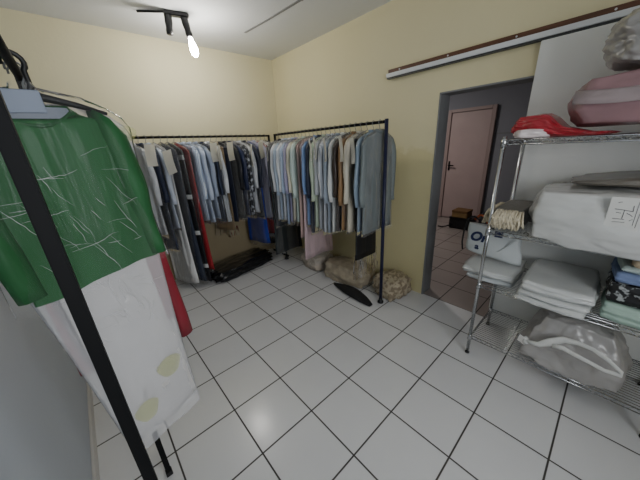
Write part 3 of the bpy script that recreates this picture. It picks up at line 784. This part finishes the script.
bm = bmesh.new(); tube(bm, [(-.066, -.185+.013*math.cos(a), .229+.013*math.sin(a)) for a in [2*PI*k/12 for k in range(10)]], .004, 6); link('hook', bm, M['blackmat'], t)
bm = bmesh.new(); tube(bm, [(-.03, .10, .26), (-.02, .15, .29), (-.02, .19, .27), (-.03, .205, .18), (-.04, .205, .08), (-.04, .195, .02)], .006, 8); h_ = link('handle', bm, M['blackmat'], t); h_['label'] = 'black looped handle'
bm = bmesh.new(); tube(bm, [(-.03, .05, .25), (-.02, .08, .30), (0, .12, .30), (.0, .15, .26)], .009, 8); h_ = link('handle', bm, mat('orange webbing', '#a8502a', .7), t); h_['label'] = 'orange webbing handle'
def text_obj(s, size, m, parent, loc, rot, shear=0, ext=.001):
    cu = bpy.data.curves.new('lettering', 'FONT'); cu.body = s; cu.size = size; cu.extrude = ext; cu.shear = shear; cu.offset = size*.045
    o = bpy.data.objects.new('lettering', cu); COL.objects.link(o)
    me = bpy.data.meshes.new_from_object(o.evaluated_get(bpy.context.evaluated_depsgraph_get()))
    bpy.data.objects.remove(o)
    q = bpy.data.objects.new('lettering', me); COL.objects.link(q); me.materials.clear(); me.materials.append(m); q.parent = parent; q.location = loc; q.rotation_euler = rot
    return q
ltm = mat('navy lettering', '#12204a', .6)
text_obj('Or', .095, ltm, t, (-.079, .145, .125), (PI/2-.05, 0, -PI/2-.05), .25)
text_obj('a', .06, ltm, t, (-.078, .10, .06), (PI/2-.05, 0, -PI/2-.05), 0)
bm = bmesh.new(); box(bm, (-.002, -.025, -.022), (.002, .025, .022), .001); link('printed_mark', bm, ltm, t, False, loc=(-.066, -.035, .195))

# second shelf
flat = mat('white linen under film', '#c8cac8', .35, coat=.8, bump=.4, bump_scale=6)
bm = package((.42, .34, .05), 21, .3, .06, 4)
tag(link('linen_package', bm, flat, loc=(1.772, -1.90, Z[1]+.036), rot=(0, 0, .03)), 'thin white linen pack overhanging the left end of second shelf', 'linen')
bm = package((.42, .30, .032), 22, .3, .05, 4)
tag(link('linen_package', bm, mat('greyish linen', '#b9bec0', .4, coat=.6, bump=.3, bump_scale=6), loc=(1.772, -1.915, Z[1]+.001), rot=(0, 0, .02)), 'greyish linen pack beneath the thin white pack, second shelf left end', 'linen')
names = ['white linen pack at the bottom of the three-pack pile on second shelf', 'white linen pack in the middle of the three-pack pile on second shelf', 'plump white linen pack topping the three-pack pile on second shelf']
zz = Z[1]
for k, hgt in enumerate((.030, .030, .068)):
    bm = package((.52-.01*k, .34, hgt), 23+k, .28, .05, 4)
    tag(link('linen_package', bm, flat, loc=(1.705+.012*k, -2.265-.004*k, zz), rot=(0, 0, .03*(k-1))), names[k], 'linen', 'piled white linen packs'); zz += hgt*.99
# folded clothes at the right of second shelf
def folded(size, seed, m, loc, label, rz=0, lay=2, cat='clothes'):
    bm = package(size, seed, .25, .05, 4, levels=4)
    sx, sy, sz = size
    for v in bm.verts:     # fold grooves round the sides
        g = math.sin(v.co.z/sz*PI*lay)**2
        e = max(abs(v.co.x)/(sx/2), abs(v.co.y)/(sy/2))
        if e > .85: v.co.x *= 1-.03*(1-g); v.co.y *= 1-.03*(1-g)
    return tag(link('folded_clothes', bm, m, loc=loc, rot=(0, 0, rz)), label, cat, 'folded clothes pile')
zc = Z[1]; FX, FY = 1.74, -2.60
pile = [((.42, .27, .105), mat('mint green cotton', '#a9c2b4', .8, coat=.15, noise_scale=6, noise_amt=.1), 'mint green folded cloth at the bottom of the clothes pile', 3),
        ((.40, .26, .115), blotchy('black cloth with white pattern', '#0f1012', '#a9adad', 34, .57), 'black folded clothes with white pattern above the mint cloth', 2),
        ((.40, .28, .055), mat('denim blue cotton', '#7484a8', .8, noise_scale=9, noise_amt=.12), 'blue folded shirt in the clothes pile above the black pattern', 2),
        ((.37, .24, .035), mat('pale mint cotton', '#bccbc6', .8), 'pale mint folded cloth lying on the blue shirt', 1)]
for k, (sz, m, lab, lay) in enumerate(pile):
    folded(sz, 30+k, m, (FX+.004*k, FY+.01*(k % 2), zc), lab, .03*(k-1), lay); zc += sz[2]*1.0
bm = bmesh.new(); tube(bm, [(-.19, 0, .026), (-.16, 0, .028), (0, 0, .029), (.16, 0, .028), (.19, 0, .026)], [.02, .028, .03, .028, .02], 12)
tag(link('rolled_cloth', bm, mat('beige knit', '#b7a68a', .9, noise_scale=20, noise_amt=.15), loc=(FX+.0, FY+.06, zc)), 'beige rolled cloth on top of the clothes pile, nearer doorway', 'cloth')
bm = bmesh.new(); tube(bm, [(-.19, 0, .035), (-.16, 0, .038), (0, 0, .04), (.16, 0, .038), (.19, 0, .035)], [.028, .038, .04, .038, .028], 12)
tag(link('rolled_cloth', bm, mat('dark brown knit', '#4d3d30', .9, noise_scale=20, noise_amt=.2), loc=(FX+.0, FY-.03, zc)), 'dark brown rolled cloth on top of the clothes pile', 'cloth')

# bottom shelf: shopping bag
t = empty('shopping_bag', (1.72, -2.41, Z[0]), 'translucent white shopping bag with looped handle on the bottom shelf', 'bag')
sb = mat('translucent white bag film', '#a8a5a2', .35, coat=.6, noise_scale=4, noise_amt=.12, bump=.9, bump_scale=6)
bm = package((.46, .58, .36), 40, .5, .10, 4, levels=5, crease=.05, taper=.42)
link('bag_body', bm, sb, t)
hm = mat('white bag film', '#d3d4d0', .35, coat=.5, bump=.5, bump_scale=9)
bm = bmesh.new()
tube(bm, [(-.225, .20, .155), (-.232, .14, .17), (-.222, .09, .215), (-.205, .04, .25), (-.21, -.02, .265), (-.22, -.08, .265), (-.24, -.145, .245), (-.258, -.195, .215), (-.262, -.20, .20), (-.26, -.14, .19), (-.255, -.08, .20), (-.245, -.02, .205), (-.235, .03, .212), (-.23, .08, .20)],
     [.014, .018, .026, .022, .014, .012, .012, .012, .011, .011, .011, .012, .014, .014], 8, flat=.35, up=(-1, 0, 0))
link('handle', bm, hm, t)
bm = bmesh.new(); tube(bm, [(-.20, .21, .12), (-.215, .20, .15), (-.215, .21, .18)], [.012, .022, .008], 8); k_ = link('knot', bm, hm, t)
bm = bmesh.new(); box(bm, (-.002, -.02, -.03), (.002, .02, .03), .001); link('sticker', bm, M['paper'], t, False, loc=(-.215, .225, .15), rot=(.2, -.2, -.35))
# ------------------------------------------------------------------ hall clutter
t = empty('storage_crate', (4.75, -.62, 0), 'dark crate standing on hall floor in front of the pink door', 'crate')
bm = bmesh.new(); box(bm, (-.15, -.19, .0), (.15, .19, .19), .012); link('crate_body', bm, M['blackmat'], t, False)
bm = bmesh.new(); box(bm, (-.16, -.20, .19), (.16, .20, .21), .006); link('rim', bm, M['blackmat'], t, False)
bm = bmesh.new(); tube(bm, [(-.15, .14, .06), (-.22, .2, .04), (-.24, .28, .02), (-.2, .36, .012)], .012, 6); link('strap', bm, M['blackmat'], t)
card = mat('brown cardboard', '#8a6f45', .85, noise_scale=8, noise_amt=.2)
t = empty('cardboard_box', (4.75, -.58, .212), 'tan cardboard box sitting on the dark hall crate', 'box')
bm = bmesh.new(); box(bm, (-.13, -.14, 0), (.13, .12, .12), .004); link('box_body', bm, card, t, False)
bm = bmesh.new(); box(bm, (-.134, -.145, .085), (.134, .125, .125), .004); link('lid', bm, mat('darker cardboard', '#6b4f2e', .85), t, False)
bm = package((.34, .36, .38), 50, .6, .12, 5, taper=.45, crease=.05)
tag(link('duffel_bag', bm, mat('black nylon', '#141519', .6, bump=.4, bump_scale=8), loc=(4.85, -1.02, 0)), 'black duffel bag on the hall floor right of the dark crate', 'bag')

# ------------------------------------------------------------------ light
def area(name, loc, rot, sx, sy, power, col):
    l = bpy.data.lights.new(name, 'AREA'); l.shape = 'RECTANGLE'; l.size = sx; l.size_y = sy; l.energy = power; l.color = col
    o = bpy.data.objects.new(name, l); COL.objects.link(o); o.location = loc; o.rotation_euler = rot; return o
area('window_daylight', ((wx0+wx1)/2, Y0-.10, (wz0+wz1)/2), (PI/2, 0, 0), wx1-wx0-.1, wz1-wz0-.1, 21, (.93, .96, 1))
l = bpy.data.lights.new('hall_fill', 'AREA'); l.shape = 'DISK'; l.size = .3; l.energy = 22; l.color = (1, .93, .88)  # added fill to brighten the hall, not an actual fitting
o = bpy.data.objects.new('hall_fill', l); COL.objects.link(o); o.location = (3.6, .6, 2.7)
w = bpy.data.worlds.new('World'); scene.world = w; w.use_nodes = True
bg = w.node_tree.nodes['Background']; bg.inputs[0].default_value = (.85, .92, 1, 1); bg.inputs[1].default_value = .6

# ------------------------------------------------------------------ camera
cam = bpy.data.cameras.new('Camera'); co = bpy.data.objects.new('Camera', cam); COL.objects.link(co)
R = Matrix(((0.7394665954663697, -0.6714469338286241, -0.04845791205930228), (-0.2599591369874982, -0.21841169606737032, -0.9405942685961712), (0.6209753628653256, 0.7081351185129787, -0.3360569187518636)))
Rb = Matrix((R[0], -R[1], -R[2]))
mw = Rb.transposed().to_4x4(); mw.translation = Vector((-0.3524281725547194, -2.3662234785190104, 1.5615587649154836))
co.matrix_world = mw
cam.sensor_fit = 'HORIZONTAL'; cam.sensor_width = 36; cam.lens = 14.6954; cam.clip_start = .02
scene.camera = co
scene.view_settings.view_transform = 'AgX'
scene.view_settings.look = 'None'
scene.view_settings.exposure = .46
